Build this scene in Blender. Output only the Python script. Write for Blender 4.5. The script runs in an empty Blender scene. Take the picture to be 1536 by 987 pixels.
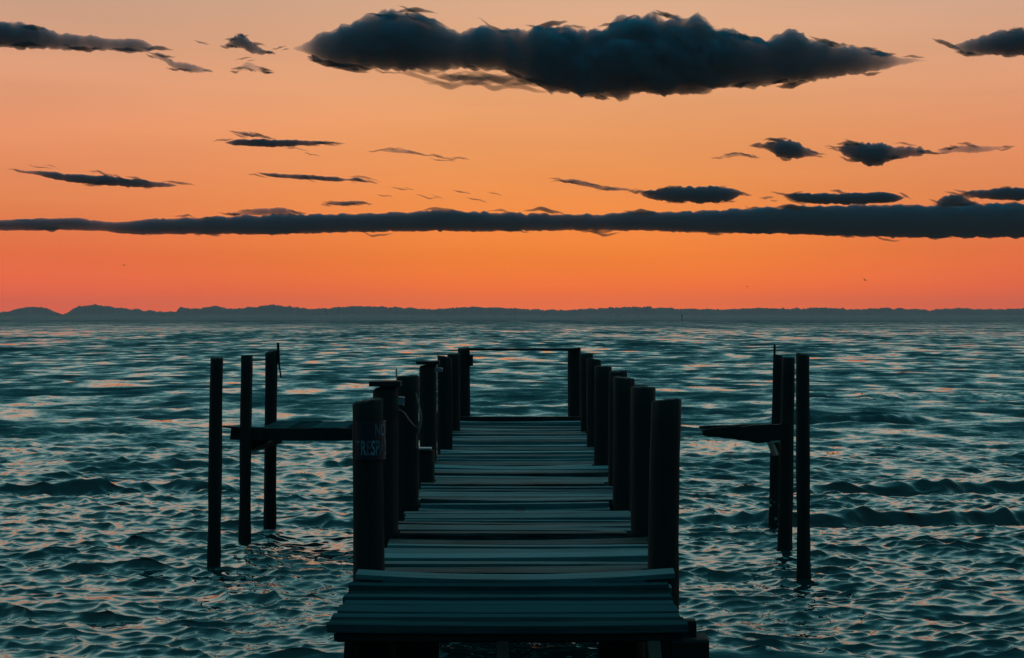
import bpy, bmesh, math, random
import numpy as np
from mathutils import Vector, Matrix, noise

R = math.radians
random.seed(7)
C = bpy.context.scene.collection
scene = bpy.context.scene

# ------------------------------------------------------------------ picture geometry
F = 2730.0            # focal length in photo pixels (1536 wide)
VX, VY = 780.0, 478.0  # where straight ahead falls in the photo
CAM_Z = 1.45          # eye above the deck (deck top is z = 0)
WATER_Z = CAM_Z - 2.80


def at(px, py, d):
    """photo pixel at distance d -> world point"""
    return Vector(((px - VX) * d / F, d, CAM_Z - (py - VY) * d / F))


# ------------------------------------------------------------------ helpers
def tag(o, label=None, cat=None, group=None, kind=None):
    if label: o['label'] = label
    if cat: o['category'] = cat
    if group: o['group'] = group
    if kind: o['kind'] = kind
    return o


def empty(name, loc=(0, 0, 0)):
    o = bpy.data.objects.new(name, None)
    C.objects.link(o)
    o.location = loc
    o.empty_display_size = 0.2
    return o


def link(name, bm, m, parent=None, smooth=False):
    me = bpy.data.meshes.new(name)
    bmesh.ops.recalc_face_normals(bm, faces=bm.faces)
    bm.to_mesh(me)
    bm.free()
    if smooth:
        for p in me.polygons: p.use_smooth = True
    me.materials.append(m)
    o = bpy.data.objects.new(name, me)
    C.objects.link(o)
    if parent is not None:
        o.parent = parent
        o.matrix_parent_inverse = Matrix.Translation(-parent.location)
    return o


def add_beam(bm, a, b, w, h, up=Vector((0, 0, 1)), jit=0.0, segs=1, bend=0.0, roll=0.0):
    """rough sawn timber from a to b, w wide, h high, optionally bowed and ragged"""
    a, b = Vector(a), Vector(b)
    ax = (b - a).normalized()
    side = ax.cross(up).normalized()
    upv = side.cross(ax).normalized()
    if roll:
        q = Matrix.Rotation(roll, 3, ax)
        side, upv = q @ side, q @ upv
    prev = None
    c = min(w, h) * 0.07
    prof = [(-w/2 + c, -h/2), (w/2 - c, -h/2), (w/2, -h/2 + c), (w/2, h/2 - c),
            (w/2 - c, h/2), (-w/2 + c, h/2), (-w/2, h/2 - c), (-w/2, -h/2 + c)]
    n = len(prof)
    for i in range(segs + 1):
        t = i / segs
        p = a.lerp(b, t) + upv * (bend * (2 * t - 1) ** 2)
        e = ax * (random.uniform(-jit, jit) * 1.5 if i in (0, segs) else 0)
        ring = []
        for (u, v) in prof:
            ring.append(bm.verts.new(p + e + side * (u + random.uniform(-jit, jit) * .4)
                                     + upv * (v + random.uniform(-jit, jit) * .4)
                                     + ax * random.uniform(-jit, jit)))
        if prev:
            for k in range(n):
                bm.faces.new((prev[k], prev[(k + 1) % n], ring[(k + 1) % n], ring[k]))
        else:
            bm.faces.new(ring[::-1])
        prev = ring
    bm.faces.new(prev)


def add_pile(bm, base, top, r0, r1, n=24, rough=0.010, seed=0, chamfer=0.008):
    """round driven timber, slightly out of true, with checks (grooves) down its length"""
    base, top = Vector(base), Vector(top)
    ax = (top - base).normalized()
    s = ax.cross(Vector((0, 1, 0))).normalized()
    f = s.cross(ax).normalized()
    L = (top - base).length
    ns = max(6, int(L / 0.16))
    rows = []
    rs_ = random.Random(seed * 13 + 5)
    cutx, cuty = rs_.uniform(-.022, .022), rs_.uniform(-.016, .016)
    grooves = [random.Random(seed).random() * 6.283 for _ in range(3)]
    for i in range(ns + 1):
        t = i / ns
        p = base.lerp(top, t)
        rr = r0 + (r1 - r0) * t
        ring = []
        for k in range(n):
            a = 2 * math.pi * k / n
            low = max(0.0, min(1.0, (WATER_Z + .45 - p.z) / .35))
            d = Vector((math.cos(a) * 1.3, math.sin(a) * 1.3, t * L * 0.7 + seed * 7.3))
            q = rr + rough * noise.noise(d * 1.6) + rough * .5 * noise.noise(d * 5)
            q += low * .012 * (noise.noise(d * 9) + .4)
            for g in grooves:
                da = abs((a - g + math.pi) % (2 * math.pi) - math.pi)
                if da < .17: q -= rr * .05
            cut = ax * (cutx * math.cos(a) + cuty * math.sin(a)) if i == ns else Vector()
            ring.append(bm.verts.new(p + s * (math.cos(a) * q) + f * (math.sin(a) * q) + cut))
        rows.append(ring)
    for i in range(ns):
        for k in range(n):
            bm.faces.new((rows[i][k], rows[i][(k + 1) % n], rows[i + 1][(k + 1) % n], rows[i + 1][k]))
    # worn top: small chamfer, uneven end grain
    ring = []
    for v in rows[-1]:
        ring.append(bm.verts.new(top + (v.co - top) * (1 - chamfer / r1 * 1.4) + ax * (chamfer + random.uniform(-.003, .004))))
    for k in range(n):
        bm.faces.new((rows[-1][k], rows[-1][(k + 1) % n], ring[(k + 1) % n], ring[k]))
    c = bm.verts.new(top + ax * (chamfer * .6))
    for k in range(n):
        bm.faces.new((ring[k], ring[(k + 1) % n], c))
    bm.faces.new(rows[0][::-1])


def add_tube(bm, pts, r, n=6):
    pts = [Vector(p) for p in pts]
    prev = None
    for i, p in enumerate(pts):
        t = (pts[min(i + 1, len(pts) - 1)] - pts[max(i - 1, 0)]).normalized()
        ref = Vector((0, 1, 0)) if abs(t.y) < .9 else Vector((1, 0, 0))
        s = t.cross(ref).normalized()
        u = s.cross(t)
        ring = [bm.verts.new(p + (s * math.cos(6.2832 * k / n) + u * math.sin(6.2832 * k / n)) * r) for k in range(n)]
        if prev:
            for k in range(n):
                bm.faces.new((prev[k], prev[(k + 1) % n], ring[(k + 1) % n], ring[k]))
        else:
            bm.faces.new(ring[::-1])
        prev = ring
    bm.faces.new(prev)


def smooth_path(pts, n=8):
    pts = [Vector(p) for p in pts]
    out = []
    for i in range(len(pts) - 1):
        p0, p1, p2, p3 = pts[max(i - 1, 0)], pts[i], pts[i + 1], pts[min(i + 2, len(pts) - 1)]
        for k in range(n):
            t = k / n
            out.append(.5 * ((2 * p1) + (p2 - p0) * t + (2 * p0 - 5 * p1 + 4 * p2 - p3) * t * t + (3 * p1 - p0 - 3 * p2 + p3) * t ** 3))
    out.append(pts[-1])
    return out


# ------------------------------------------------------------------ materials
def newmat(name):
    m = bpy.data.materials.new(name)
    m.use_nodes = True
    nt = m.node_tree
    return m, nt, nt.nodes['Principled BSDF'], nt.links


def wood(name, c0, c1, stretch, rough=.8, spec=.15, bump=.6):
    """weathered timber: long grain, blotches, checks; stretch = grain axis scaling"""
    m, nt, bs, L = newmat(name)
    tc = nt.nodes.new('ShaderNodeTexCoord')
    mp = nt.nodes.new('ShaderNodeMapping')
    mp.inputs['Scale'].default_value = stretch
    L.new(tc.outputs['Object'], mp.inputs['Vector'])
    g = nt.nodes.new('ShaderNodeTexNoise'); g.inputs['Scale'].default_value = 6; g.inputs['Detail'].default_value = 8
    g.inputs['Roughness'].default_value = .65
    L.new(mp.outputs[0], g.inputs['Vector'])
    b = nt.nodes.new('ShaderNodeTexNoise'); b.inputs['Scale'].default_value = 1.7; b.inputs['Detail'].default_value = 4
    L.new(tc.outputs['Object'], b.inputs['Vector'])
    geo = nt.nodes.new('ShaderNodeNewGeometry')
    mix = nt.nodes.new('ShaderNodeMath'); mix.operation = 'MULTIPLY_ADD'
    L.new(g.outputs['Fac'], mix.inputs[0]); mix.inputs[1].default_value = .6
    a2 = nt.nodes.new('ShaderNodeMath'); a2.operation = 'MULTIPLY'
    L.new(b.outputs['Fac'], a2.inputs[0]); a2.inputs[1].default_value = .35
    a3 = nt.nodes.new('ShaderNodeMath'); a3.operation = 'MULTIPLY_ADD'
    L.new(geo.outputs['Random Per Island'], a3.inputs[0]); a3.inputs[1].default_value = .5
    L.new(a2.outputs[0], a3.inputs[2])
    L.new(a3.outputs[0], mix.inputs[2])
    r = nt.nodes.new('ShaderNodeValToRGB')
    r.color_ramp.elements[0].position = .42; r.color_ramp.elements[0].color = (*c0, 1)
    r.color_ramp.elements[1].position = .92; r.color_ramp.elements[1].color = (*c1, 1)
    L.new(mix.outputs[0], r.inputs[0])
    L.new(r.outputs[0], bs.inputs['Base Color'])
    bs.inputs['Roughness'].default_value = rough
    bs.inputs['Specular IOR Level'].default_value = spec
    bp = nt.nodes.new('ShaderNodeBump'); bp.inputs['Strength'].default_value = bump; bp.inputs['Distance'].default_value = .01
    L.new(g.outputs['Fac'], bp.inputs['Height'])
    L.new(bp.outputs[0], bs.inputs['Normal'])
    return m


def plain(name, col, rough=.6, metal=0.0, spec=.3):
    m, nt, bs, L = newmat(name)
    n = nt.nodes.new('ShaderNodeTexNoise'); n.inputs['Scale'].default_value = 40; n.inputs['Detail'].default_value = 5
    r = nt.nodes.new('ShaderNodeValToRGB')
    r.color_ramp.elements[0].color = (*[c * .6 for c in col], 1)
    r.color_ramp.elements[1].color = (*[min(1, c * 1.3) for c in col], 1)
    L.new(n.outputs['Fac'], r.inputs[0]); L.new(r.outputs[0], bs.inputs['Base Color'])
    bs.inputs['Roughness'].default_value = rough; bs.inputs['Metallic'].default_value = metal
    bs.inputs['Specular IOR Level'].default_value = spec
    return m


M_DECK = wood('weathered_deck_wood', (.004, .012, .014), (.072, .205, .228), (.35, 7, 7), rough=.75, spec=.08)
M_LAND = wood('dark_deck_wood', (.002, .006, .007), (.028, .078, .090), (.35, 7, 7), rough=.8, spec=.0)  # darker tone of the deck wood, for the landing and side platform
M_PILE = wood('tarred_pile_wood', (.004, .006, .007), (.019, .025, .027), (6, 6, .35), rough=.85, spec=.08)
M_BEAM = wood('wet_beam_wood', (.006, .008, .009), (.024, .030, .032), (.5, 4, 4), rough=.8, spec=.1)
M_PALE = wood('split_pale_and_lit_wood', (.10, .11, .10), (.32, .32, .29), (4, 4, .5), rough=.85, spec=.1)
M_METAL = plain('galvanised_metal', (.16, .20, .24), .5, .6)
M_WIRE = plain('grey_wire', (.16, .15, .13), .6)
M_SIGN = plain('sign_panel_paint', (.012, .02, .032), .6)
M_LETTER = wood('worn_letter_paint', (.012, .02, .03), (.16, .27, .34), (9, 9, 5), .8, .1, 0)
M_BIRD = plain('dark_feathers', (.03, .03, .03), .9)

# ------------------------------------------------------------------ world (dusk sky)
SUN_EL, SUN_ROT = R(1.5), R(0)
w = bpy.data.worlds.new('World')
scene.world = w
w.use_nodes = True
nt = w.node_tree
L = nt.links
for n in list(nt.nodes): nt.nodes.remove(n)
out = nt.nodes.new('ShaderNodeOutputWorld')
tc = nt.nodes.new('ShaderNodeTexCoord')
sep = nt.nodes.new('ShaderNodeSeparateXYZ')
L.new(tc.outputs['Generated'], sep.inputs[0])


def math_node(op, a, b=None, c=None, clamp=False):
    n = nt.nodes.new('ShaderNodeMath'); n.operation = op; n.use_clamp = clamp
    for i, v in enumerate((a, b, c)):
        if v is None: continue
        if isinstance(v, (int, float)): n.inputs[i].default_value = v
        else: L.new(v, n.inputs[i])
    return n.outputs[0]


el = math_node('ARCSINE', sep.outputs['Z'])
elt = math_node('DIVIDE', el, math.pi / 2, clamp=True)
# the sky spreads away from the set sun: elevation measured on a square-root scale so the low bands get room
els = math_node('SQRT', elt)


def ramp(stops):
    r = nt.nodes.new('ShaderNodeValToRGB')
    r.color_ramp.interpolation = 'EASE'
    r.color_ramp.interpolation = 'LINEAR'
    e = r.color_ramp.elements
    while len(e) > 1: e.remove(e[-1])
    for i, (deg, col) in enumerate(stops):
        p = math.sqrt(deg / 90.0)
        x = e[0] if i == 0 else e.new(p)
        x.position = p
        x.color = (*col, 1)
    L.new(els, r.inputs[0])
    return r.outputs[0]


UP = [(12.0, (.95, .68, .51)), (16, (.92, .78, .64)), (22, (.58, .86, .81)), (32, (.22, .64, .68)), (50, (.045, .30, .36)), (90, (.02, .15, .19))]  # higher sky out of view, brightened unnaturally to add highlights to the water
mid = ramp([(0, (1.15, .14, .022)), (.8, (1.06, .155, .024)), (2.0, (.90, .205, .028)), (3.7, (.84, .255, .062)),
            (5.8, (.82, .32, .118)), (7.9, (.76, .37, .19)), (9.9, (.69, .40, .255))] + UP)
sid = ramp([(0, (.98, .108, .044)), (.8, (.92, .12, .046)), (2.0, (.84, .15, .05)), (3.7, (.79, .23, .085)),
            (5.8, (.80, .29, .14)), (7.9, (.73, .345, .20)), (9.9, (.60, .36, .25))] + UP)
east = ramp([(0, (.012, .035, .045)), (10, (.016, .06, .075)), (30, (.03, .15, .18)), (60, (.035, .20, .25)), (90, (.025, .20, .25))])
# azimuth: 1 straight out to sea, falling to 0 behind the camera
hl = math_node('SQRT', math_node('ADD', math_node('MULTIPLY', sep.outputs['X'], sep.outputs['X']),
                                 math_node('MULTIPLY', sep.outputs['Y'], sep.outputs['Y'])))
ca = math_node('DIVIDE', sep.outputs['Y'], math_node('MAXIMUM', hl, 1e-4))
sa = math_node('DIVIDE', sep.outputs['X'], math_node('MAXIMUM', hl, 1e-4))
off = math_node('ABSOLUTE', math_node('SUBTRACT', sa, .03))


def maprange(v, a, b, c=0, d=1):
    n = nt.nodes.new('ShaderNodeMapRange'); n.interpolation_type = 'SMOOTHSTEP'
    L.new(v, n.inputs[0])
    for i, q in enumerate((a, b, c, d)): n.inputs[i + 1].default_value = q
    return n.outputs[0]


def mixcol(f, a, b):
    n = nt.nodes.new('ShaderNodeMix'); n.data_type = 'RGBA'
    L.new(f, n.inputs[0]); L.new(a, n.inputs[6]); L.new(b, n.inputs[7])
    return n.outputs[2]


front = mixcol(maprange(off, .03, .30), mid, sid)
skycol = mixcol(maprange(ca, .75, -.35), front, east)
# faint unevenness of high thin haze
nz = nt.nodes.new('ShaderNodeTexNoise'); nz.inputs['Scale'].default_value = 1.0; nz.inputs['Detail'].default_value = 5
mpw = nt.nodes.new('ShaderNodeMapping'); mpw.inputs['Scale'].default_value = (3, 3, 26)
L.new(tc.outputs['Generated'], mpw.inputs[0]); L.new(mpw.outputs[0], nz.inputs['Vector'])
hz = maprange(nz.outputs['Fac'], .3, .7, .95, 1.05)
vm = nt.nodes.new('ShaderNodeVectorMath'); vm.operation = 'SCALE'
L.new(skycol, vm.inputs[0]); L.new(hz, vm.inputs[3])
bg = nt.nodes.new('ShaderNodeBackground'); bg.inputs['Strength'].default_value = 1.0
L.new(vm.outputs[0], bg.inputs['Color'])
sky = nt.nodes.new('ShaderNodeTexSky'); sky.sky_type = 'NISHITA'; sky.sun_disc = False
sky.sun_elevation = SUN_EL; sky.sun_rotation = SUN_ROT
bg2 = nt.nodes.new('ShaderNodeBackground'); bg2.inputs['Strength'].default_value = .003
L.new(sky.outputs[0], bg2.inputs['Color'])
ad = nt.nodes.new('ShaderNodeAddShader')
L.new(bg.outputs[0], ad.inputs[0]); L.new(bg2.outputs[0], ad.inputs[1]); L.new(ad.outputs[0], out.inputs['Surface'])

sun = bpy.data.lights.new('sun', 'SUN')
sun.energy = .02; sun.angle = R(20); sun.color = (1.0, .55, .28)
so = bpy.data.objects.new('sun', sun); C.objects.link(so)
so.rotation_euler = (-(math.pi / 2 - R(3)), 0, 0)   # shines from out at sea towards the camera

# ------------------------------------------------------------------ camera
cam = bpy.data.cameras.new('camera')
cam.sensor_width = 36; cam.lens = 36 * F / 1536
cam.shift_x = -(VX - 768) / 1536
cam.shift_y = (VY - 493.5) / 1536 * 1.0
cam.clip_start = .1; cam.clip_end = 200000
co = bpy.data.objects.new('camera', cam); C.objects.link(co)
co.location = (0, 0, CAM_Z); co.rotation_euler = (math.pi / 2, 0, 0)
scene.camera = co

# ------------------------------------------------------------------ water
rng = np.random.default_rng(11)


def wave_tile(N, Lt, lmin, lmax, slope, theta, spread, choppy):
    k1 = np.fft.fftfreq(N, d=Lt / N) * 2 * np.pi
    KX, KY = np.meshgrid(k1, k1)
    K = np.hypot(KX, KY); K[0, 0] = 1
    lam = 2 * np.pi / K
    band = np.exp(-((np.log(lam) - np.log(math.sqrt(lmin * lmax))) / (.5 * np.log(lmax / lmin))) ** 4)
    ang = np.arctan2(KY, KX)
    dirw = np.exp(spread * (np.cos(ang - theta) - 1)) + .5 * np.exp(spread * (np.cos(ang - theta + .55) - 1)) + .012
    A = band * np.sqrt(dirw) / K ** 2
    A[0, 0] = 0
    H = A * (rng.normal(size=(N, N)) + 1j * rng.normal(size=(N, N)))
    h = np.fft.ifft2(H).real
    sx = np.fft.ifft2(1j * KX * H).real; sy = np.fft.ifft2(1j * KY * H).real
    s = slope / np.sqrt((sx ** 2 + sy ** 2).mean())
    dx = np.fft.ifft2(1j * KX / K * H).real; dy = np.fft.ifft2(1j * KY / K * H).real
    return (h * s).astype(np.float32), (dx * s * choppy).astype(np.float32), (dy * s * choppy).astype(np.float32)


def sample(t, Lt, X, Y):
    N = t.shape[0]
    u = (X / Lt * N) % N; v = (Y / Lt * N) % N
    i = np.floor(u).astype(np.int32); j = np.floor(v).astype(np.int32)
    fu = (u - i).astype(np.float32); fv = (v - j).astype(np.float32)
    i %= N; j %= N
    i2 = (i + 1) % N; j2 = (j + 1) % N
    return (t[j, i] * (1 - fu) + t[j, i2] * fu) * (1 - fv) + (t[j2, i] * (1 - fu) + t[j2, i2] * fu) * fv


HW = CAM_Z - WATER_Z
ROW_PX = .50
rows_px = np.arange(.3, 520, ROW_PX)
d_rows = np.concatenate([[60000.0], F * HW / rows_px, np.linspace(F * HW / 520 - .1, 1.0, 70)])
c_in = np.arange(-.300, .3001, 1.15 / F)
c_out = .30 * (1 + np.linspace(0.012, 1, 70) ** 1.6 * 4.5)
cols = np.concatenate([-c_out[::-1], c_in, c_out])
D, T = np.meshgrid(d_rows, cols, indexing='ij')
X0 = (D * T).astype(np.float64); Y0 = D.astype(np.float64)
spacing = np.maximum(np.gradient(-d_rows), 1e-3)[:, None]
spacing = np.maximum(spacing, .008)
Z = np.zeros_like(X0); DX = np.zeros_like(X0); DY = np.zeros_like(X0); miss = np.zeros_like(spacing); missb = np.zeros_like(spacing)
TH = R(-97)
#        N   tile   lmin lmax slope theta  spread choppy
BANDS = [(768, 13.3, .10, .23, .19, TH + .20, 6.0, 1.0),
         (768, 29.0, .21, .50, .23, TH - .12, 8.0, 1.15),
         (512, 49.0, .48, 1.2, .13, TH + .10, 9.0, 1.2),
         (512, 131., 1.2, 3.2, .075, TH - .08, 10, 1.2),
         (256, 307., 3.2, 9., .04, TH + .05, 12, 1.2),
         (256, 1103., 14., 50., .015, TH, 12, 1.0)]
# near shore the gusts come in patches
gust = None
for (N, Lt, a, b, s, th, sp, ch) in BANDS:
    h, dx, dy = wave_tile(N, Lt, a, b, s, th, sp, ch)
    lam = math.sqrt(a * b)
    f = np.clip((lam / spacing - 1.6) / 1.6, 0, 1); f = f * f * (3 - 2 * f)
    miss = miss + (1 - f ** 2) * s * s
    if a > 1: missb = missb + (1 - f ** 2) * s * s / .0074
    ok = np.where(f[:, 0] > 1e-3)[0]
    if len(ok) == 0: continue
    r0, r1 = ok.min(), ok.max() + 1
    ff = f[r0:r1]
    xs, ys = X0[r0:r1], Y0[r0:r1]
    Z[r0:r1] += sample(h, Lt, xs, ys) * ff
    DX[r0:r1] += sample(dx, Lt, xs, ys) * ff
    DY[r0:r1] += sample(dy, Lt, xs, ys) * ff
# the few larger waves that stand up near the pier: (x0, x1, distance, height, front width, tilt)
for (xa, xb, dd, hh, wf, tilt) in [(3.9, 14., 29.6, .20, .22, .03), (2.0, 16., 24.8, .22, .20, -.02), (-8.4, -4.3, 28.8, .17, .26, .04),
                                   (-3.0, -1.2, 24.4, .14, .25, .0), (7.0, 11.5, 50., .22, .5, .0), (-17, -6, 47., .14, .5, .02),
                                   (-8.5, -2.4, 34., .12, .3, -.03), (-6.5, -2., 17.2, .09, .25, .03), (3.4, 7., 16.9, .12, .28, -.03), (8, 22, 62., .16, .6, .02)]:
    xc = .5 * (xa + xb); hw = .5 * (xb - xa)
    u = (X0 - xc) / hw
    win = np.exp(-np.abs(u) ** 6)
    crest = dd + .05 * np.sin(X0 * 8.3 + dd) + tilt * (X0 - xc) + .12 * np.sin(X0 * 1.3 + dd) + .07 * np.sin(X0 * 3.1 + 2 * dd)
    q = Y0 - crest
    prof = np.where(q < 0, np.exp(-(q / wf) ** 2), np.exp(-(q / (wf * 3.2)) ** 2))
    trough = -.35 * np.exp(-((q + 2.2 * wf) / (wf * 1.3)) ** 2)
    amp = hh * win * (.80 + .09 * np.sin(X0 * 2.3 + 1.7 * dd) + .06 * np.sin(X0 * 5.9 + dd) + .07 * np.sin(X0 * 13.7 + 3 * dd + 2 * np.sin(X0 * 1.9)))
    Z += amp * (prof + trough)
    DY -= amp * prof * .55
q_ = np.clip((d_rows[:, None] - 250) / 1500, 0, 1)
miss = miss + .10 * q_
nr, nc = X0.shape
co_ = np.empty((nr * nc, 3), np.float32)
co_[:, 0] = (X0 + DX).ravel(); co_[:, 1] = (Y0 + DY).ravel(); co_[:, 2] = (WATER_Z + Z).ravel()
idx = np.arange(nr * nc, dtype=np.int32).reshape(nr, nc)
quads = np.stack([idx[:-1, :-1], idx[1:, :-1], idx[1:, 1:], idx[:-1, 1:]], -1).reshape(-1, 4)
me = bpy.data.meshes.new('water')
me.vertices.add(nr * nc); me.vertices.foreach_set('co', co_.ravel())
me.loops.add(quads.size); me.loops.foreach_set('vertex_index', quads.ravel())
me.polygons.add(len(quads))
me.polygons.foreach_set('loop_start', np.arange(0, quads.size, 4, dtype=np.int32))
me.polygons.foreach_set('use_smooth', np.ones(len(quads), bool))
me.update(calc_edges=True)
at_ = me.attributes.new('chop', 'FLOAT', 'POINT')
at_.data.foreach_set('value', np.repeat(np.sqrt(miss), nc, axis=1).astype(np.float32).ravel())
at_ = me.attributes.new('offing', 'FLOAT', 'POINT')
at_.data.foreach_set('value', np.repeat(np.clip(missb, 0, 1), nc, axis=1).astype(np.float32).ravel())
water = bpy.data.objects.new('water', me); C.objects.link(water)
tag(water, kind='structure')

m, nt_, bs, L_ = newmat('sea_water')
bs.inputs['Base Color'].default_value = (.003, .024, .028, 1)
bs.inputs['Roughness'].default_value = .035
bs.inputs['IOR'].default_value = 1.5
geo = nt_.nodes.new('ShaderNodeNewGeometry')
tcw = nt_.nodes.new('ShaderNodeTexCoord')
at2 = nt_.nodes.new('ShaderNodeAttribute'); at2.attribute_name = 'chop'


def vmath(op, a, b=None, s=None):
    n = nt_.nodes.new('ShaderNodeVectorMath'); n.operation = op
    for i, v in enumerate((a, b)):
        if v is None: continue
        if isinstance(v, tuple): n.inputs[i].default_value = v
        else: L_.new(v, n.inputs[i])
    if s is not None:
        if isinstance(s, (int, float)): n.inputs[3].default_value = s
        else: L_.new(s, n.inputs[3])
    return n.outputs[0]


def nvec(scale, stretch, detail, seedoff):
    mp = nt_.nodes.new('ShaderNodeMapping'); mp.inputs['Scale'].default_value = stretch
    mp.inputs['Location'].default_value = seedoff
    L_.new(tcw.outputs['Object'], mp.inputs[0])
    n = nt_.nodes.new('ShaderNodeTexNoise'); n.inputs['Scale'].default_value = scale; n.inputs['Detail'].default_value = detail
    L_.new(mp.outputs[0], n.inputs['Vector'])
    return vmath('SUBTRACT', n.outputs['Color'], (.5, .5, .5))


rip = vmath('SCALE', nvec(11, (.7, 2.2, 1), 5, (3, 1, 0)), s=.42)                  # capillary ripples everywhere
def chop(lx, ly, off, wgt):
    return vmath('SCALE', nvec(1, (1 / lx, 1 / ly, 1), 5, off), s=wgt)


fa = vmath('ADD', chop(1.5, 1.9, (0, 0, 0), 1.0), chop(3.2, 7, (7, 3, 0), 1.0))
fb = vmath('ADD', vmath('ADD', chop(7, 28, (2, 9, 0), .7), chop(14, 110, (5, 1, 0), .55)), chop(45, 700, (4, 4, 0), .4))
at3 = nt_.nodes.new('ShaderNodeAttribute'); at3.attribute_name = 'offing'
fb = vmath('SCALE', fb, s=at3.outputs['Fac'])
far = vmath('SCALE', vmath('SCALE', vmath('ADD', fa, fb), s=at2.outputs['Fac']), s=3.6)   # chop too fine for the mesh
lean = nt_.nodes.new('ShaderNodeCombineXYZ')                                    # its steep lee faces look shorewards
lm = nt_.nodes.new('ShaderNodeMath'); lm.operation = 'MULTIPLY'
lm2 = nt_.nodes.new('ShaderNodeMath'); lm2.operation = 'MULTIPLY'; lm2.inputs[1].default_value = -3.0
L_.new(at2.outputs['Fac'], lm.inputs[0]); L_.new(at2.outputs['Fac'], lm.inputs[1]); L_.new(lm.outputs[0], lm2.inputs[0]); L_.new(lm2.outputs[0], lean.inputs[1])
tot = vmath('MULTIPLY', vmath('ADD', vmath('ADD', rip, far), lean.outputs[0]), (1, 1, 0))
nn = vmath('NORMALIZE', vmath('ADD', geo.outputs['Normal'], tot))
L_.new(nn, bs.inputs['Normal'])
me.materials.append(m)

# ------------------------------------------------------------------ far shore
HILL_D = 6000.0
prof = [(-900, 464), (-500, 461), (-200, 465), (-60, 468), (0, 469), (25, 464), (48, 459), (68, 460), (86, 467), (95, 475), (101, 468), (115, 459), (140, 456), (165, 459),
        (200, 463), (235, 466), (268, 467), (272, 459), (285, 462), (300, 462), (320, 457), (338, 462), (360, 461), (410, 456), (440, 459), (470, 463), (500, 460),
        (540, 458), (600, 460), (650, 463), (710, 459), (760, 461), (800, 463), (850, 464), (900, 461), (960, 459), (1020, 462), (1080, 463), (1140, 461), (1200, 462),
        (1230, 460), (1280, 463), (1330, 461), (1400, 464), (1430, 461), (1480, 463), (1536, 462), (1700, 459), (1900, 464), (2200, 461), (2500, 466)]


def interp(tbl, x):
    return float(np.interp(x, [p[0] for p in tbl], [p[1] for p in tbl]))


def ridge(bm, dist, scale, lift, seed, x0=-900, x1=2500, step=1.5):
    prev = None
    x = x0
    while x <= x1:
        y = interp(prof, x)
        hpx = (VY - 1 - y) * scale + lift
        hpx += 1.5 * (1.5 * noise.noise(Vector((x * .09, seed, 0))) + 1.3 * noise.noise(Vector((x * .31, seed, 3))) + .8 * noise.noise(Vector((x * .9, seed, 5)))) * min(1, hpx / 6)
        hpx = max(hpx, .6)
        X = (x - VX) * dist / F
        top = WATER_Z + 2.8 + hpx * dist / F
        wob = 60 * noise.noise(Vector((x * .01, seed, 9)))
        ring = [bm.verts.new((X, dist - 130 + wob, WATER_Z - .5)), bm.verts.new((X, dist - 110 + wob, WATER_Z + .35 * (top - WATER_Z))),
                bm.verts.new((X, dist - 40 + wob, WATER_Z + .85 * (top - WATER_Z))), bm.verts.new((X, dist + wob, top)),
                bm.verts.new((X, dist + 260 + wob, WATER_Z - .5))]
        if prev:
            for k in range(4):
                bm.faces.new((prev[k], ring[k], ring[k + 1], prev[k + 1]))
        prev = ring
        x += step


M_HILL = wood('wooded_hill', (.06, .06, .06), (.24, .22, .22), (.0016, .0016, .012), .95, .05, 0)
bm = bmesh.new(); ridge(bm, HILL_D, 1.0, 0, 1.0)
tag(link('hills', bm, M_HILL), kind='structure')
M_SHORE = wood('sandy_low_shore', (.10, .11, .10), (.26, .25, .22), (.01, .01, .03), .95, .05, 0)
bm = bmesh.new(); ridge(bm, HILL_D - 500, .32, .5, 5.0)
tag(link('shore', bm, M_SHORE), kind='structure')

# ------------------------------------------------------------------ haze
bm = bmesh.new()
bmesh.ops.create_cube(bm, size=1)
for v in bm.verts:
    v.co = Vector((v.co.x * 20000, 3300 + v.co.y * 7200, (WATER_Z - 1.5) + (v.co.z + .5) * 75))
mh = bpy.data.materials.new('haze_air'); mh.use_nodes = True
nh = mh.node_tree
for n in list(nh.nodes):
    if n.type != 'OUTPUT_MATERIAL': nh.nodes.remove(n)
pv = nh.nodes.new('ShaderNodeVolumePrincipled')
pv.inputs['Color'].default_value = (.95, .84, .90, 1)
pv.inputs['Density'].default_value = 7.5e-5
nh.links.new(pv.outputs[0], nh.nodes['Material Output'].inputs['Volume'])
tag(link('haze', bm, mh), kind='stuff')

# ------------------------------------------------------------------ clouds


def cloud_mat(name, dens, alb):
    m = bpy.data.materials.new(name); m.use_nodes = True
    n_ = m.node_tree
    for n in list(n_.nodes):
        if n.type != 'OUTPUT_MATERIAL': n_.nodes.remove(n)
    sc = n_.nodes.new('ShaderNodeVolumeScatter'); ab = n_.nodes.new('ShaderNodeVolumeAbsorption')
    sc.inputs['Color'].default_value = (*alb, 1); sc.inputs['Density'].default_value = dens
    ab.inputs['Color'].default_value = (*alb, 1); ab.inputs['Density'].default_value = dens
    ad_ = n_.nodes.new('ShaderNodeAddShader')
    n_.links.new(sc.outputs[0], ad_.inputs[0]); n_.links.new(ab.outputs[0], ad_.inputs[1])
    n_.links.new(ad_.outputs[0], n_.nodes['Material Output'].inputs['Volume'])
    m.cycles.homogeneous_volume = True
    return m


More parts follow.
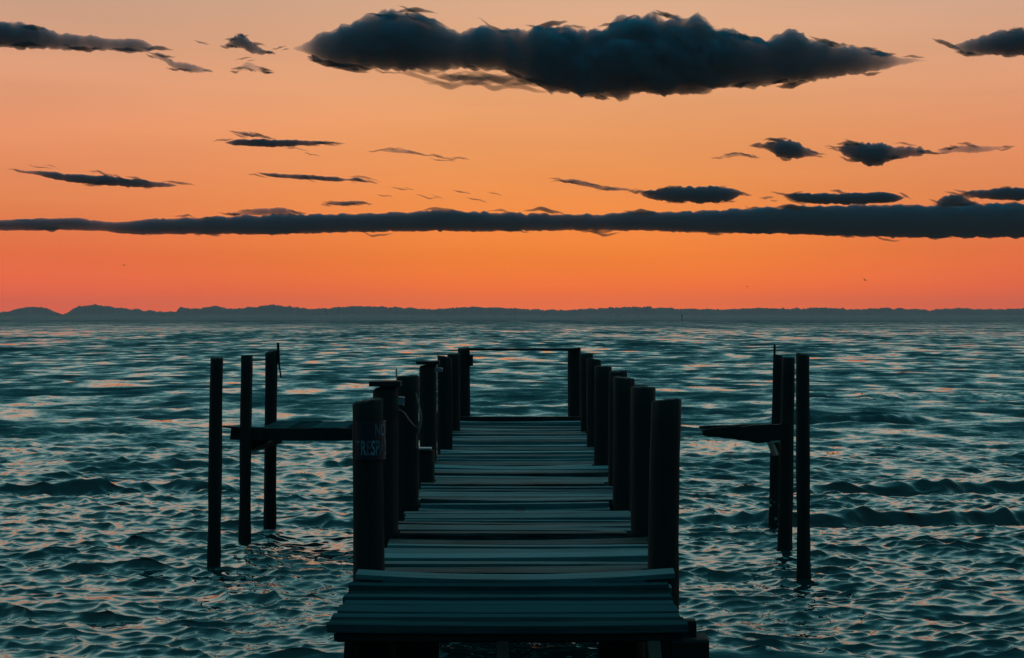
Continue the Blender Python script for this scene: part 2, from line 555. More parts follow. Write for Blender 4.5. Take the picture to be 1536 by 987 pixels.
def cloud_mesh(name, tbl, d, seed, grow=1.0, amp=.22, fine=.09, nang=40, depth=.9, puff=1.0, shift=0.0, rag=1.0):
    """billowed body whose height runs along tbl = (px, top, bottom)"""
    xs = [t[0] for t in tbl]
    tops = [t[1] for t in tbl]; bots = [t[2] for t in tbl]
    hmax = max((b - a) for a, b in zip(tops, bots)) * d / F * .5
    step = max(1.5, min(5.0, (xs[-1] - xs[0]) / 50))
    n = int((xs[-1] - xs[0]) / step)
    bm = bmesh.new()
    prev = None
    k_d = d / F
    for i in range(n + 1):
        px = xs[0] + (xs[-1] - xs[0]) * i / n
        tp = float(np.interp(px, xs, tops)); bt = float(np.interp(px, xs, bots))
        hp = bt - tp
        tp += rag * (min(hp, 30) * (.16 * noise.noise(Vector((px * .045, seed, 1))) + .13 * noise.noise(Vector((px * .13, seed, 2))) + .10 * noise.noise(Vector((px * .37, seed, 6)))))
        bt += rag * (min(hp, 30) * (.10 * noise.noise(Vector((px * .05, seed, 3))) + .10 * noise.noise(Vector((px * .16, seed, 4))) + .07 * noise.noise(Vector((px * .42, seed, 7)))))
        end = min(1.0, min(i, n - i) / max(2.0, n * .05))
        hh = .5 * (bt - tp) * k_d * math.sqrt(max(end, 0.02)) * grow
        zc = CAM_Z - (.5 * (bt + tp) - VY) * k_d
        X = (px - VX) * k_d
        ring = []
        for k in range(nang):
            a = 2 * math.pi * k / nang
            cy, cz = math.cos(a), math.sin(a)
            p = Vector((X, cy * hh * depth, cz * hh))
            q = (p + Vector((seed * 91.7, seed * 37.1, 0))) / max(hmax, 1)
            b1 = abs(noise.noise(q * 1.1)) * 2 - .55
            b2 = abs(noise.noise(q * 2.6 + Vector((9, 2, 5)))) * 2 - .5
            f1 = noise.noise(q * 6.0); f2 = noise.noise(q * 14.0)
            up = 1.0 if cz > 0 else .55
            s = 1 + up * puff * amp * (b1 + .6 * b2) * min(1, hh / hmax + .35) + fine * (f1 + .55 * f2)
            jx = fine * hmax * .7 * f2
            ring.append(bm.verts.new((X + jx, d + p.y * s, zc + p.z * s + shift * hmax)))
        if prev:
            for k in range(nang):
                bm.faces.new((prev[k], prev[(k + 1) % nang], ring[(k + 1) % nang], ring[k]))
        else:
            bm.faces.new(ring[::-1])
        prev = ring
    bm.faces.new(prev)
    return bm, hmax


def shred(bm, px, py, d, ln, th, tilt, rw):
    """one torn strand of vapour: a bent, tapered, slightly lumpy spindle"""
    k_ = d / F
    c = at(px, py, d)
    n, m_ = 14, 8
    bow = rw.uniform(-.09, .09) * ln
    ph = rw.uniform(0, 99)
    prev = None
    for i in range(n + 1):
        t = i / n * 2 - 1
        rr = th * .5 * (1 - abs(t) ** 1.6) * (1 + .35 * noise.noise(Vector((t * 3, ph, 0)))) + .05
        x = t * ln * .5; y = bow * (1 - t * t) + .06 * ln * noise.noise(Vector((t * 2.2, ph, 4)))
        X = x * math.cos(tilt) - y * math.sin(tilt); Zz = -(x * math.sin(tilt)) + y * math.cos(tilt)
        ring = [bm.verts.new(c + Vector((X, rr * 1.6 * math.cos(6.2832 * q / m_), Zz + rr * math.sin(6.2832 * q / m_))) * k_) for q in range(m_)]
        if prev:
            for q in range(m_): bm.faces.new((prev[q], prev[(q + 1) % m_], ring[(q + 1) % m_], ring[q]))
        else: bm.faces.new(ring[::-1])
        prev = ring
    bm.faces.new(prev)


ALB = (.012, .52, .80)
CLOUDS = [
    # label, group, table, distance, tau, puff, wisp
    ('largest cloud in the sky, long and dark slate with billowed domes on top', None,
     [(436, 71, 75), (465, 57, 86), (500, 42, 100), (545, 25, 104), (580, 22, 106), (620, 19, 103), (650, 32, 103), (690, 46, 104), (720, 34, 105), (760, 42, 107),
      (790, 48, 120), (815, 42, 132), (840, 34, 138), (880, 40, 145), (900, 43, 146), (915, 30, 145), (940, 23, 143), (970, 18, 142), (1000, 22, 141), (1040, 30, 139),
      (1070, 40, 137), (1100, 52, 131), (1130, 61, 128), (1155, 58, 127), (1190, 52, 125), (1210, 56, 123), (1240, 62, 119), (1280, 68, 114), (1320, 77, 106), (1350, 85, 99), (1392, 88, 92)],
     6200, 10, 1.25, 1),
    ('long flat dark cloud bank stretched across the whole sky above the horizon', None,
     [(-260, 332, 345), (-60, 331, 345), (0, 330, 346), (60, 327, 346), (110, 327, 345), (160, 332, 347), (175, 333, 350), (220, 329, 352), (300, 326, 351), (400, 322, 352), (470, 321, 350),
      (560, 320, 348), (660, 315, 347), (760, 319, 347), (860, 322, 346), (960, 318, 346), (1050, 316, 349), (1100, 313, 350), (1200, 310, 352), (1300, 308, 355),
      (1400, 308, 357), (1536, 305, 357), (1700, 306, 356), (1850, 320, 350)],
     16000, 11, .4, 1),
    ('dark ragged cloud running off the upper left edge of the sky', None,
     [(-90, 40, 70), (-40, 30, 74), (0, 31, 72), (50, 38, 74), (90, 50, 75), (130, 52, 74), (160, 58, 76), (200, 57, 80), (225, 64, 78), (236, 70, 74)], 6200, 5, .8, 1),
    ('small torn scrap of brownish cloud trailing the upper left cloud', None,
     [(226, 81, 84), (245, 82, 92), (262, 92, 104), (285, 95, 109), (312, 104, 109)], 6400, 1.6, .7, 0),
    ('small hooked dark cloud alone between upper left and largest clouds', None,
     [(338, 66, 69), (352, 53, 71), (363, 51, 73), (375, 61, 80), (392, 72, 82), (402, 78, 81)], 6200, 3.2, .7, 0),
    ('faint brown cloud wisp just below the small hooked cloud', None, [(352, 104, 107), (372, 92, 106), (388, 98, 107), (402, 106, 109)], 6300, .6, .6, 0),
    ('dark cloud cut off by the upper right edge of the sky', None,
     [(1422, 69, 73), (1445, 62, 80), (1470, 54, 83), (1500, 45, 84), (1536, 43, 86), (1580, 44, 84), (1640, 60, 76)], 6200, 5, .8, 1),
    ('thin dark needle shaped cloud at mid height left of centre', 'thin needle clouds',
     [(336, 213, 215), (352, 209, 218), (400, 209, 221), (450, 210, 219), (505, 213, 215)], 9200, 5, .35, 0),
    ('tiny pale sliver of cloud right above the dark needle cloud', None, [(350, 197, 199), (370, 198, 205), (402, 205, 207)], 9200, 1.8, .3, 0),
    ('sloping dark streak cloud over the left end of the cloud bank', None,
     [(30, 256, 258), (62, 256, 264), (88, 259, 271), (120, 262, 275), (160, 263, 278), (200, 268, 281), (240, 273, 281), (268, 277, 280)], 11500, 5, .4, 1),
    ('thin grey wavy cloud streak left of centre, below the needle cloud', None,
     [(386, 259, 261), (410, 260, 266), (450, 262, 269), (485, 264, 271), (508, 266, 273), (520, 269, 271), (535, 265, 272), (558, 273, 275)], 11500, 3, .4, 0),
    ('tiny flat cloud sliver just above the centre left of the cloud bank', None, [(490, 304, 307), (515, 302, 309), (535, 301, 307), (552, 304, 306)], 14000, 2.6, .3, 0),
    ('low grey hump of cloud touching the top of the cloud bank', None, [(345, 319, 322), (385, 313, 323), (425, 311, 323), (450, 318, 323)], 15200, 2.2, .4, 0),
    ('plump dark lens shaped cloud right of centre above the cloud bank', None,
     [(958, 289, 292), (980, 284, 300), (1010, 280, 303), (1050, 279, 305), (1090, 281, 303), (1114, 286, 293)], 13500, 7, .5, 1),
    ('long flat dark cloud with a level base beside the lens shaped cloud', None,
     [(1174, 292, 295), (1195, 289, 303), (1230, 290, 306), (1270, 290, 307), (1310, 288, 306), (1340, 289, 304), (1358, 295, 298)], 13500, 7, .4, 1),
    ('small rounded dark cloud resting on the right end of the cloud bank', None, [(1404, 302, 306), (1416, 294, 309), (1435, 292, 310), (1450, 297, 309), (1460, 303, 306)], 13800, 5, .5, 0),
    ('flat dark cloud at the right edge just above the cloud bank', None, [(1438, 290, 292), (1470, 284, 298), (1510, 282, 301), (1560, 282, 302), (1640, 290, 297)], 13500, 6, .4, 0),
    ('small round dark cloud with a pointed tail, left of the two-lobed cloud', None, [(1138, 219, 221), (1152, 214, 226), (1168, 211, 235), (1185, 209, 239), (1198, 213, 238), (1208, 222, 236), (1228, 228, 234)], 9500, 6, .6, 1),
    ('ragged two-lobed dark cloud at mid height on the right', None, [(1256, 220, 224), (1268, 215, 236), (1285, 213, 243), (1305, 214, 249), (1325, 215, 247), (1342, 222, 239), (1362, 218, 236), (1380, 220, 235), (1390, 225, 230)], 9500, 6, .7, 1),
    ('faint smoky cloud streak at mid height close to the right edge', None, [(1404, 224, 226), (1416, 222, 232), (1430, 220, 228), (1455, 217, 230), (1480, 219, 228), (1510, 220, 222)], 9500, 1.3, .4, 0),
    ('faint brown arch of cloud left of the small round dark cloud', None, [(1076, 236, 238), (1092, 230, 235), (1112, 229, 234), (1130, 234, 237)], 9600, .7, .4, 0),
    ('hair thin brownish cloud line in mid sky near the centre', None, [(565, 224, 226), (590, 223, 229), (615, 225, 231), (640, 232, 234), (690, 239, 240)], 9600, .9, .4, 0),
    ('thin grey stepped cloud streak above the centre of the cloud bank', None, [(838, 270, 272), (860, 268, 276), (885, 274, 281), (910, 280, 287), (945, 282, 285)], 12000, 1.8, .4, 0),
]
for i, (lab, grp, tbl, d, tau, puff, wisp) in enumerate(CLOUDS):
    bm, hm = cloud_mesh('cloud', tbl, d, i + 1, puff=puff, nang=56 if i < 2 else 32, fine=.07 if tau > 2 else .2, rag=.6 if i == 1 else 1.0)
    o = link('cloud', bm, cloud_mat('cloud_vapour', tau / (1.8 * hm), ALB), smooth=True)
    tag(o, lab, 'cloud', grp)
    # torn shreds along the edges
    rw = random.Random(100 + i)
    xs_ = [t[0] for t in tbl]; wid = xs_[-1] - xs_[0]
    hp = max(t[2] - t[1] for t in tbl)
    wm = cloud_mat('cloud_fringe', .75 / (4.0 * d / F), (.16, .30, .34))
    for k in range(44 if i == 0 else 34 if i == 1 else 8):
        px = xs_[0] + wid * (rw.uniform(.01, .99) if i < 2 or k > 1 else (.0, 1.0)[k])
        tp = float(np.interp(px, xs_, [t[1] for t in tbl])); bt = float(np.interp(px, xs_, [t[2] for t in tbl]))
        top = rw.random() < .5
        th = min(rw.uniform(3.0, 10.0), 2.2 + hp * .14)
        y0 = (tp if top else bt) + (-1 if top else 1) * th * rw.uniform(-.6, .12)
        dl = 10.0                                     # follow the slope of the edge it tears from
        src = [t[1 if top else 2] for t in tbl]
        sl = math.atan2(float(np.interp(px + dl, xs_, src)) - float(np.interp(px - dl, xs_, src)), 2 * dl)
        sl = max(-.2, min(.2, sl))
        bm = bmesh.new()
        shred(bm, px, y0, d + rw.uniform(-.4, .4) * hm, rw.uniform(22, 62) * (1.2 if i < 2 else min(1, .35 + wid / 300)), th, .8 * sl + R(rw.gauss(5, 6)) * (.4 if i == 1 else 1), rw)
        link('wisp', bm, wm, o, smooth=True)
    wm2 = cloud_mat('cloud_skirt', .55 / (8.0 * d / F), (.20, .34, .38))
    if i == 0:        # pale skirt hanging under the left half
        for k in range(16):
            bm = bmesh.new()
            px = rw.uniform(590, 790)
            shred(bm, px, 106 + (px - 590) * .085 + rw.uniform(-4, 7), d + rw.uniform(-.4, .4) * hm, rw.uniform(50, 110), rw.uniform(7, 14), R(rw.gauss(6, 4)), rw)
            link('wisp', bm, wm2, o, smooth=True)
# loose faint shreds drifting by themselves
rw = random.Random(77)
for (px, y0, ln, th, tilt) in [(520, 270, 26, 2.2, 8), (600, 281, 34, 2.4, 10), (640, 293, 40, 2.4, 12), (690, 286, 26, 2.6, 8), (712, 299, 30, 2.4, 9), (575, 292, 24, 2.0, 6),
                               (660, 238, 40, 1.8, 6), (1150, 296, 26, 4.5, -4), (1205, 296, 20, 2.5, 10), (300, 62, 22, 3.0, 12), (365, 88, 30, 2.6, -8), (418, 72, 26, 3, -14),
                               (440, 224, 36, 1.8, 8), (465, 231, 24, 1.8, 10), (1120, 233, 30, 2.0, 14), (740, 290, 22, 1.8, 12), (60, 249, 44, 2.0, 6)]:
    bm = bmesh.new()
    d = 6200 if y0 < 110 else 9500 if y0 < 245 else 13000
    shred(bm, px, y0, d, ln, th, R(tilt), rw); shred(bm, px + ln * .4, y0 + th * .9, d + 20, ln * .6, th * .7, R(tilt + 8), rw)
    o = link('cloud_shred', bm, cloud_mat('shred_vapour', .7 / (th * d / F), (.16, .30, .34)), smooth=True)
    tag(o, 'hair thin faint brown shred of cloud drifting alone in the orange sky', 'cloud shred', 'faint cloud shreds')

# ------------------------------------------------------------------ the pier
pier = empty('wooden_pier', (0, 17, 0))
tag(pier, 'weathered plank pier running straight out over the water between two rows of posts', 'pier')
SEABED = WATER_Z - 1.2
#        inner-x/centre, distance, radius, top z, cap
LEFT = [(-.870, 10.45, .088, .975, 0, 0), (-.905, 12.25, .084, .985, 1, 0), (-.890, 14.4, .090, .99, 0, 0), (-.945, 18.7, .092, .97, 1, 0),
        (-.850, 20.6, .082, 1.01, 0, 0), (-.862, 23.7, .082, .985, 0, 0), (-.800, 26.0, .086, 1.02, 0, 0)]
RIGHT = [(.815, 10.45, .086, .977, 0, .022), (.826, 12.25, .081, .983, 0, .005), (.815, 14.3, .083, .98, 0, .0), (.850, 16.0, .081, .98, 0, .01),
         (.817, 17.9, .084, .975, 0, 0), (.842, 20.7, .081, .985, 0, 0), (.856, 23.4, .080, .99, 0, 0), (.775, 26.0, .090, 1.015, 0, 0)]
sd = 1
posts = []
for (x, d, r, zt, cap, lean) in LEFT + RIGHT:
    bm = bmesh.new()
    add_pile(bm, (x - lean, d, SEABED), (x + lean, d, zt), r * 1.03, r, seed=sd)
    p = link('post', bm, M_PILE, pier, smooth=True)
    posts.append(p)
    if cap:
        bm = bmesh.new()
        add_beam(bm, (x - r * 1.28, d, zt + .028), (x + r * 1.28, d, zt + .028), r * 2.5, .034, jit=.004, segs=3)
        link('cap', bm, M_BEAM, p)
    sd += 1
# hardware on posts
bm = bmesh.new(); add_beam(bm, at(597, 601, 12.15), at(607, 602, 12.15), .05, .055, jit=.002); link('bracket', bm, M_METAL, posts[1])
bm = bmesh.new(); add_beam(bm, at(652, 554, 18.55), at(664, 555, 18.55), .06, .04, jit=.002); link('bracket', bm, M_METAL, posts[3])
bm = bmesh.new(); add_beam(bm, at(707, 532, 25.95), at(707, 549, 25.95), .05, .05, up=Vector((0, 1, 0)), jit=.003); link('cleat', bm, M_BEAM, posts[6])
for (px, y0, y1, d, po) in ((657, 528, 542, 20.6, posts[4]), (595, 553, 568, 14.4, posts[2])):
    bm = bmesh.new(); add_tube(bm, [at(px, y1, d - .09), at(px - .5, y0, d - .09)], .006); link('nail', bm, M_METAL, po)
# short stub post
bm = bmesh.new(); add_pile(bm, (-.845, 16.3, SEABED), (-.845, 16.3, .275), .085, .08, seed=31)
stub = link('stub_post', bm, M_PILE, pier, smooth=True)
bm = bmesh.new(); add_beam(bm, (-.91, 16.22, .292), (-.79, 16.22, .292), .15, .018, jit=.003); link('cap', bm, M_METAL, stub)

# deck boards
rd = random.Random(3)
bm = bmesh.new()
y = 10.06
allposts = LEFT + RIGHT
while y < 25.9:
    wd = rd.uniform(.125, .175)
    xl, xr = -.875 + rd.uniform(-.02, .03), .845 + rd.uniform(-.03, .03)
    for (px_, d, r, *_q) in LEFT:
        if abs(d - (y + wd / 2)) < r + wd / 2 + .02: xl = max(xl, px_ + r + .012)
    for (px_, d, r, *_q) in RIGHT:
        if abs(d - (y + wd / 2)) < r + wd / 2 + .02: xr = min(xr, px_ - r - .03)
    if abs(16.3 - (y + wd / 2)) < .2: xl = max(xl, -.75)
    zo = rd.uniform(-.024, .012)
    roll = rd.gauss(0, .05)
    if rd.random() < .15: zo -= .03
    zz = -.022 + zo
    add_beam(bm, (xl, y + wd / 2, zz + rd.gauss(0, .006)), (xr, y + wd / 2 + rd.gauss(0, .006), zz + rd.gauss(0, .006)), wd, .042,
             jit=.0026, segs=11, bend=rd.choice((0, 0, 0, .003, .008, .014)), roll=roll)
    y += wd + rd.choice((.014, .022, .03, .04, .055))
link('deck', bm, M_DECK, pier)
# two loose curled boards where the wide landing begins
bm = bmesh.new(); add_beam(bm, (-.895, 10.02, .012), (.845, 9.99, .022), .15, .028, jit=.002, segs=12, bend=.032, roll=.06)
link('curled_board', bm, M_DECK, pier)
bm = bmesh.new(); add_beam(bm, (-.92, 9.83, -.002), (.80, 9.84, -.001), .15, .028, jit=.002, segs=10, bend=.008, roll=-.03)
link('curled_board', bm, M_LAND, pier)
# wide landing at the near end
bm = bmesh.new()
y = 8.57
while y < 9.72:
    wd = rd.uniform(.105, .15)
    split = False
    xl, xr = -.915 + rd.uniform(-.014, .014), .798 + rd.uniform(-.014, .014)
    zz = -.024 + rd.uniform(-.009, .006)
    if split:
        add_beam(bm, (xl, y + wd / 2, zz), (-.062, y + wd / 2, zz), wd, .04, jit=.0025, segs=5, roll=rd.gauss(0, .012))
        add_beam(bm, (-.056, y + wd / 2, zz), (xr, y + wd / 2, zz + .003), wd, .04, jit=.0025, segs=5, roll=rd.gauss(0, .012))
    else:
        add_beam(bm, (xl, y + wd / 2, zz), (xr, y + wd / 2, zz), wd, .04, jit=.0025, segs=9, roll=rd.gauss(0, .03), bend=rd.choice((0, .003, .007)))
    y += wd + rd.uniform(.008, .022)
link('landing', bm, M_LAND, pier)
# frame under the deck
for x in (-.70, .0, .66):
    bm = bmesh.new(); add_beam(bm, (x, 9.5, -.13), (x, 26.0, -.13), .07, .17, jit=.003, segs=20); link('stringer', bm, M_BEAM, pier)
for d in (9.32, 12.1, 14.2, 16.1, 18.4, 20.4, 23.5, 25.8):
    bm = bmesh.new(); add_beam(bm, (-.93, d, -.145 if d < 10 else -.33), (.90, d, -.145 if d < 10 else -.33), .09, .11 if d < 10 else .2, jit=.003, segs=6); link('cross_beam', bm, M_BEAM, pier)
bm = bmesh.new(); add_beam(bm, (-.88, 8.62, -.058), (.77, 8.62, -.058), .05, .03, jit=.003, segs=8); link('fascia', bm, M_BEAM, pier)
for (x, d, r) in ((-.79, 9.42, .105), (-.54, 9.50, .115), (.53, 9.45, .12)):
    bm = bmesh.new(); add_pile(bm, (x, d, SEABED), (x, d, -.12), r * 1.04, r, seed=40 + x); link('pile', bm, M_PILE, pier, smooth=True)
bm = bmesh.new(); add_beam(bm, (-.087, 9.2, SEABED), (-.087, 9.2, -.10), .06, .06, up=Vector((0, 1, 0)), jit=.002, segs=6); link('prop', bm, M_PALE, pier)  # pale wood colour stands in for light falling on the prop's top
bm = bmesh.new(); add_beam(bm, (-.905, 9.24, -.75), (-.86, 9.24, -.10), .04, .12, up=Vector((0, 1, 0)), jit=.003, segs=4); link('brace', bm, M_BEAM, pier)
bm = bmesh.new(); add_beam(bm, (.74, 9.22, -.75), (.665, 9.22, -.09), .065, .05, up=Vector((0, 1, 0)), jit=.004, segs=4); link('brace', bm, M_PALE, pier)  # pale colour paints this brace as lit
bm = bmesh.new(); add_beam(bm, (.775, 9.3, -.30), (.95, 9.3, -.30), .22, .26, jit=.008, segs=3); link('beam_end', bm, M_BEAM, pier)
# far end: kerb and handrail
bm = bmesh.new(); add_beam(bm, (-.86, 25.8, .025), (.86, 25.8, .025), .12, .075, jit=.003, segs=8); link('kerb', bm, M_BEAM, pier)
bm = bmesh.new(); add_beam(bm, (-.74, 25.9, 1.012), (.84, 25.9, 1.012), .09, .034, jit=.003, segs=8); link('handrail', bm, M_BEAM, pier)

# ------------------------------------------------------------------ sign on the nearest left post
px_, pd, pr = -.870, 10.45, .088
RS = pr + .010
sign = empty('warning_sign', (px_, pd - RS, .78))
tag(sign, 'dark no trespassing sign bent around the nearest left pier post', 'sign')
zA, zB = CAM_Z - (690 - VY) * 10.36 / F, CAM_Z - (632 - VY) * 10.36 / F
bm = bmesh.new()
na = 40
rings = []
for i in range(na + 1):
    a = R(-48 + 204 * i / na)
    col = []
    for rr, z in ((RS - .0025, zA), (RS, zA), (RS, zB), (RS - .0025, zB)):
        col.append(bm.verts.new((px_ + rr * math.sin(a), pd - rr * math.cos(a), z)))
    rings.append(col)
for i in range(na):
    for k in range(4):
        bm.faces.new((rings[i][k], rings[i + 1][k], rings[i + 1][(k + 1) % 4], rings[i][(k + 1) % 4]))
bm.faces.new(rings[0][::-1]); bm.faces.new(rings[-1])
link('panel', bm, M_SIGN, sign)


def bent_text(txt, height, z, a_start, a_end):
    cu = bpy.data.curves.new('lettering', 'FONT')
    cu.body = txt; cu.size = 1; cu.resolution_u = 3; cu.offset = .012
    tmp = bpy.data.objects.new('lettering_tmp', cu); C.objects.link(tmp)
    dg = bpy.context.evaluated_depsgraph_get()
    me_ = bpy.data.meshes.new_from_object(tmp.evaluated_get(dg))
    bpy.data.objects.remove(tmp); bpy.data.curves.remove(cu)
    b = bmesh.new(); b.from_mesh(me_); bpy.data.meshes.remove(me_)
    bmesh.ops.triangulate(b, faces=b.faces)
    bmesh.ops.subdivide_edges(b, edges=[e for e in b.edges if e.calc_length() > .15], cuts=3)
    x0 = min(v.co.x for v in b.verts); x1 = max(v.co.x for v in b.verts)
    y0 = min(v.co.y for v in b.verts); y1 = max(v.co.y for v in b.verts)
    for v in b.verts:
        a = a_start + (a_end - a_start) * (v.co.x - x0) / (x1 - x0)
        zz = z + (v.co.y - y0) / (y1 - y0) * height
        v.co = Vector((px_ + (RS + .002) * math.sin(a), pd - (RS + .002) * math.cos(a), zz))
    return link('lettering', b, M_LETTER, sign)


bent_text('TRESPASSING', .085, CAM_Z - (683 - VY) * 10.36 / F, R(-41), R(149))
bent_text('NO', .075, CAM_Z - (655 - VY) * 10.36 / F, R(27), R(72))

# ------------------------------------------------------------------ wires hanging on the left posts
bm = bmesh.new()
add_tube(bm, smooth_path([at(598, 614, 12.15), at(606, 619, 12.3), (at(614, 630, 13.0)), at(621, 638, 14.2), at(626, 641, 14.25)]), .005)
tag(link('wire', bm, M_WIRE), 'thin pale wire sagging from the capped second left post', 'wire')
bm = bmesh.new()
add_tube(bm, smooth_path([at(624, 590, 14.28), at(628, 606, 14.25), at(632, 624, 14.22), at(631, 640, 14.22), at(626, 654, 14.25), at(625, 672, 14.28)]), .005)
tag(link('wire', bm, M_WIRE), 'thin pale wire curling down the third left post', 'wire')

# ------------------------------------------------------------------ free-standing pilings
PG = 'timber pilings standing in the water beside the pier'


def piling(label, base, top, r, seed):
    root = empty('piling', (base[0], base[1], SEABED))
    tag(root, label, 'piling', PG)
    b0 = Vector(base); t0 = Vector(top)
    dirv = (b0 - t0).normalized()
    foot = b0 + dirv * (1.2)
    bm = bmesh.new(); add_pile(bm, foot, top, r * 1.06, r, seed=seed)
    link('shaft', bm, M_PILE, root, smooth=True)
    return root


A = piling('nearest piling left of the pier, standing alone off the side platform', at(320.5, 865, 19.75), at(325, 538, 19.75), .069, 60)
B = piling('middle left piling that carries the front of the side platform', at(367, 823, 22.2), at(370, 534, 22.2), .069, 61)
Cc = piling('farthest left piling with a thin stick fixed to its top', at(404.5, 797, 24.0), at(407, 528, 24.0), .078, 62)
bm = bmesh.new(); add_beam(bm, at(417, 514, 24.0), at(418.2, 545, 24.0), .032, .03, up=Vector((0, 1, 0)), jit=.003, segs=4)
add_beam(bm, at(418.2, 544, 24.02), at(421.5, 566, 24.05), .02, .02, up=Vector((0, 1, 0)), jit=.003, segs=3)
link('stick', bm, M_BEAM, Cc)
Rr = piling('nearest piling right of the pier, tallest and standing by itself', at(1205.5, 884, 19.2), at(1204, 532, 19.2), .069, 63)
bq = piling('middle right piling that holds up the broken beam', at(1177, 840, 21.0), at(1182.5, 537, 21.0), .076, 64)
cq = piling('farthest right piling with barnacled foot and thin spike on top', at(1160.5, 790, 24.4), at(1167, 533, 24.4), .066, 65)
bm = bmesh.new(); add_tube(bm, [at(1160.5, 562, 24.38), at(1161.5, 540, 24.38), at(1162, 517, 24.38)], .016); link('spike', bm, M_BEAM, cq)
bm = bmesh.new()
rb = random.Random(5)
for k in range(26):
    a = rb.uniform(0, 6.28); z = WATER_Z + rb.uniform(-.05, .42)
    c0 = at(1160.5, 790, 24.4)
    mt = Matrix.Translation((c0.x + math.cos(a) * .07, c0.y + math.sin(a) * .07, z)) @ Matrix.Diagonal((rb.uniform(.012, .03),) * 3 + (1,))
    bmesh.ops.create_icosphere(bm, subdivisions=1, radius=1, matrix=mt)
tag(link('barnacles', bm, M_PALE, cq), kind='stuff')

# left side platform
plat = empty('side_platform', (-2.3, 23, .1))
tag(plat, 'narrow plank side platform between the left pilings and the pier', 'platform')
bm = bmesh.new()
x = -3.2
while x < -.92:
    wd = rd.uniform(.13, .16)
    add_beam(bm, (x + wd / 2, 22.36, .088 + rd.uniform(-.006, .006)), (x + wd / 2, 24.05 + rd.uniform(-.05, .05), .078 + rd.uniform(-.006, .006)), wd, .035, jit=.004, segs=4, roll=rd.gauss(0, .03))
    x += wd + rd.uniform(.004, .012)
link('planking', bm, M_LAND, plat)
bm = bmesh.new()
add_beam(bm, (-3.22, 22.31, .03), (-.93, 22.31, .035), .06, .155, jit=.007, segs=26)
link('fascia', bm, M_BEAM, plat)
bm = bmesh.new(); add_beam(bm, (-3.2, 24.0, .02), (-.93, 24.0, .02), .06, .15, jit=.004, segs=8); link('back_beam', bm, M_BEAM, plat)
bm = bmesh.new(); add_beam(bm, (-3.53, 22.24, .05), (-3.15, 22.24, .04), .07, .15, jit=.010, segs=3)
link('beam_end', bm, M_BEAM, plat)
bm = bmesh.new(); add_beam(bm, (-3.62, 22.2, .135), (-3.36, 22.2, .112), .12, .022, jit=.006, segs=3); link('splinter', bm, M_BEAM, plat)
bm = bmesh.new()
add_beam(bm, at(376, 674, 22.4), at(416, 661, 23.2), .12, .06, jit=.008, segs=3)
link('knee', bm, M_PALE, plat)
bm = bmesh.new(); add_beam(bm, at(372, 668, 22.33), at(400, 655, 22.33), .05, .14, jit=.008, segs=3); link('gusset', bm, M_BEAM, plat)

# right broken beam
brk = empty('broken_beam', (2.9, 20.9, .1))
tag(brk, 'broken stub of a beam sticking out from the right pilings towards the pier', 'beam')
bm = bmesh.new()
a, b = at(1054, 649, 20.86), at(1172, 650, 20.86)
segs = 14
prev = None
for i in range(segs + 1):
    t = i / segs
    p = a.lerp(b, t)
    hh = .045 + .055 * min(1, t * 1.4) + random.uniform(-.006, .006)
    if i == 0: hh = .028
    dz = .018 * math.sin(t * 7) * .4
    ring = [bm.verts.new(p + Vector((random.uniform(-.02, .02) if i < 2 else 0, u * .05, v * hh + dz + random.uniform(-.005, .005)))) for u, v in
            ((-1, -1), (1, -1), (1.1, 0), (1, 1), (-1, 1), (-1.1, 0))]
    if prev:
        for k in range(6): bm.faces.new((prev[k], prev[(k + 1) % 6], ring[(k + 1) % 6], ring[k]))
    else: bm.faces.new(ring[::-1])
    prev = ring
bm.faces.new(prev)
link('timber', bm, M_BEAM, brk)
bm = bmesh.new(); add_beam(bm, at(1050, 641, 20.95), at(1140, 638, 20.95), .10, .03, jit=.010, segs=6); link('splinter', bm, M_BEAM, brk)
bm = bmesh.new(); add_beam(bm, at(1155, 663, 20.8), at(1170, 662, 20.8), .08, .02, jit=.003); add_beam(bm, at(1155.5, 663, 20.8), at(1163, 681, 20.85), .07, .045, jit=.006, segs=2)
link('bracket', bm, M_PALE, brk)

# ------------------------------------------------------------------ birds and a far marker post


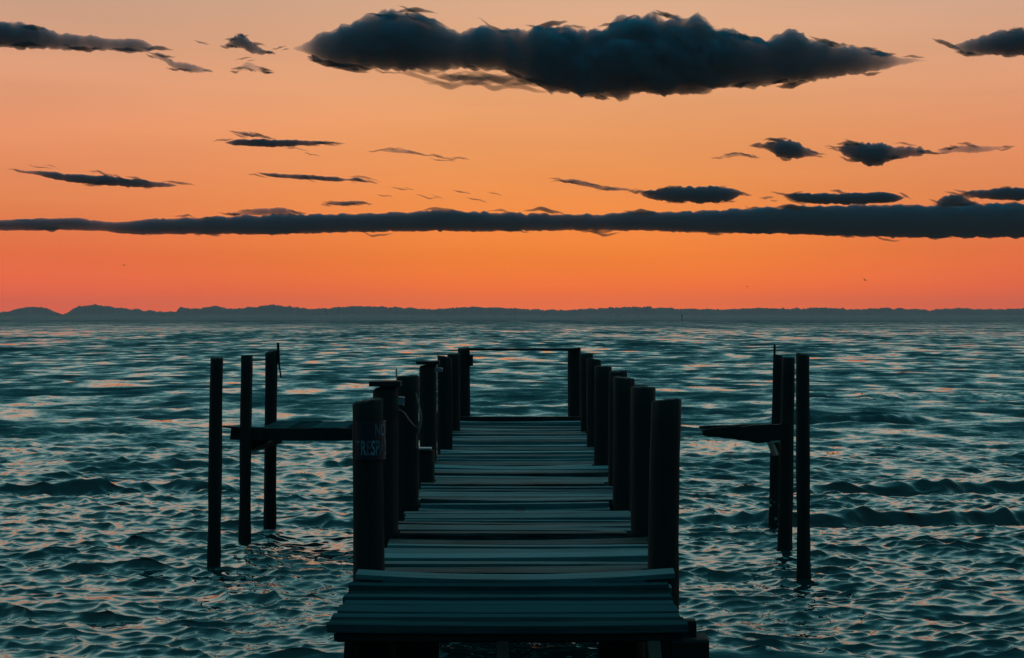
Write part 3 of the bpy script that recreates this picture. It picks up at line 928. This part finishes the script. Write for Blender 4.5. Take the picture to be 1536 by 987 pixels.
def bird(label, px, py, d, span, bank, sweep):
    c = at(px, py, d)
    bm = bmesh.new()
    bmesh.ops.create_icosphere(bm, subdivisions=2, radius=1, matrix=Matrix.Translation(c) @ Matrix.Rotation(bank, 4, 'Y') @ Matrix.Diagonal((span * .16, span * .07, span * .06, 1)))
    o = link('bird', bm, M_BIRD, None, smooth=True)
    tag(o, label, 'bird', 'birds flying low over the far water')
    for s in (-1, 1):
        b = bmesh.new()
        pts = [(0, .08), (.22, .16), (.5, .05)]
        prev = None
        q = Matrix.Rotation(bank, 3, 'Y')
        for (u, v), ch in zip(pts, (.10, .08, .02)):
            ring = [b.verts.new(c + q @ Vector((s * u * span, sy * ch * span - sweep * u * span, v * span + sz * span * .012))) for sy, sz in ((-1, 0), (0, 1), (1, 0), (0, -1))]
            if prev:
                for k in range(4): b.faces.new((prev[k], prev[(k + 1) % 4], ring[(k + 1) % 4], ring[k]))
            else: b.faces.new(ring[::-1])
            prev = ring
        b.faces.new(prev)
        link('wing', b, M_BIRD, o)


bird('dark bird flying low over the water on the left', 186, 398, 240, .75, .15, .2)
bird('larger dark bird banking low in the orange sky on the right', 1297, 420, 240, 1.0, .6, .3)
bird('smallest dark bird skimming above the hills right of the pier', 1121, 430, 300, .8, -.1, .1)
mk = at(1023, 476, 900)
bm = bmesh.new(); add_tube(bm, [(mk.x, 900, WATER_Z - 1), (mk.x, 900, at(1023, 472.5, 900).z)], .14, 10); add_tube(bm, [(mk.x, 900, at(1023, 475, 900).z), (mk.x, 900, at(1023, 471.5, 900).z)], .22, 10)
tag(link('channel_marker', bm, M_BIRD), 'tiny dark channel marker post on the far water before the hills', 'marker')

# ------------------------------------------------------------------ render settings
scene.render.engine = 'CYCLES'
scene.cycles.use_denoising = True
scene.cycles.max_bounces = 6
scene.cycles.volume_bounces = 0
scene.cycles.sample_clamp_indirect = 4
vs = scene.view_settings
vs.view_transform = 'Standard'; vs.look = 'None'; vs.exposure = 0; vs.gamma = 1; vs.use_curve_mapping = False
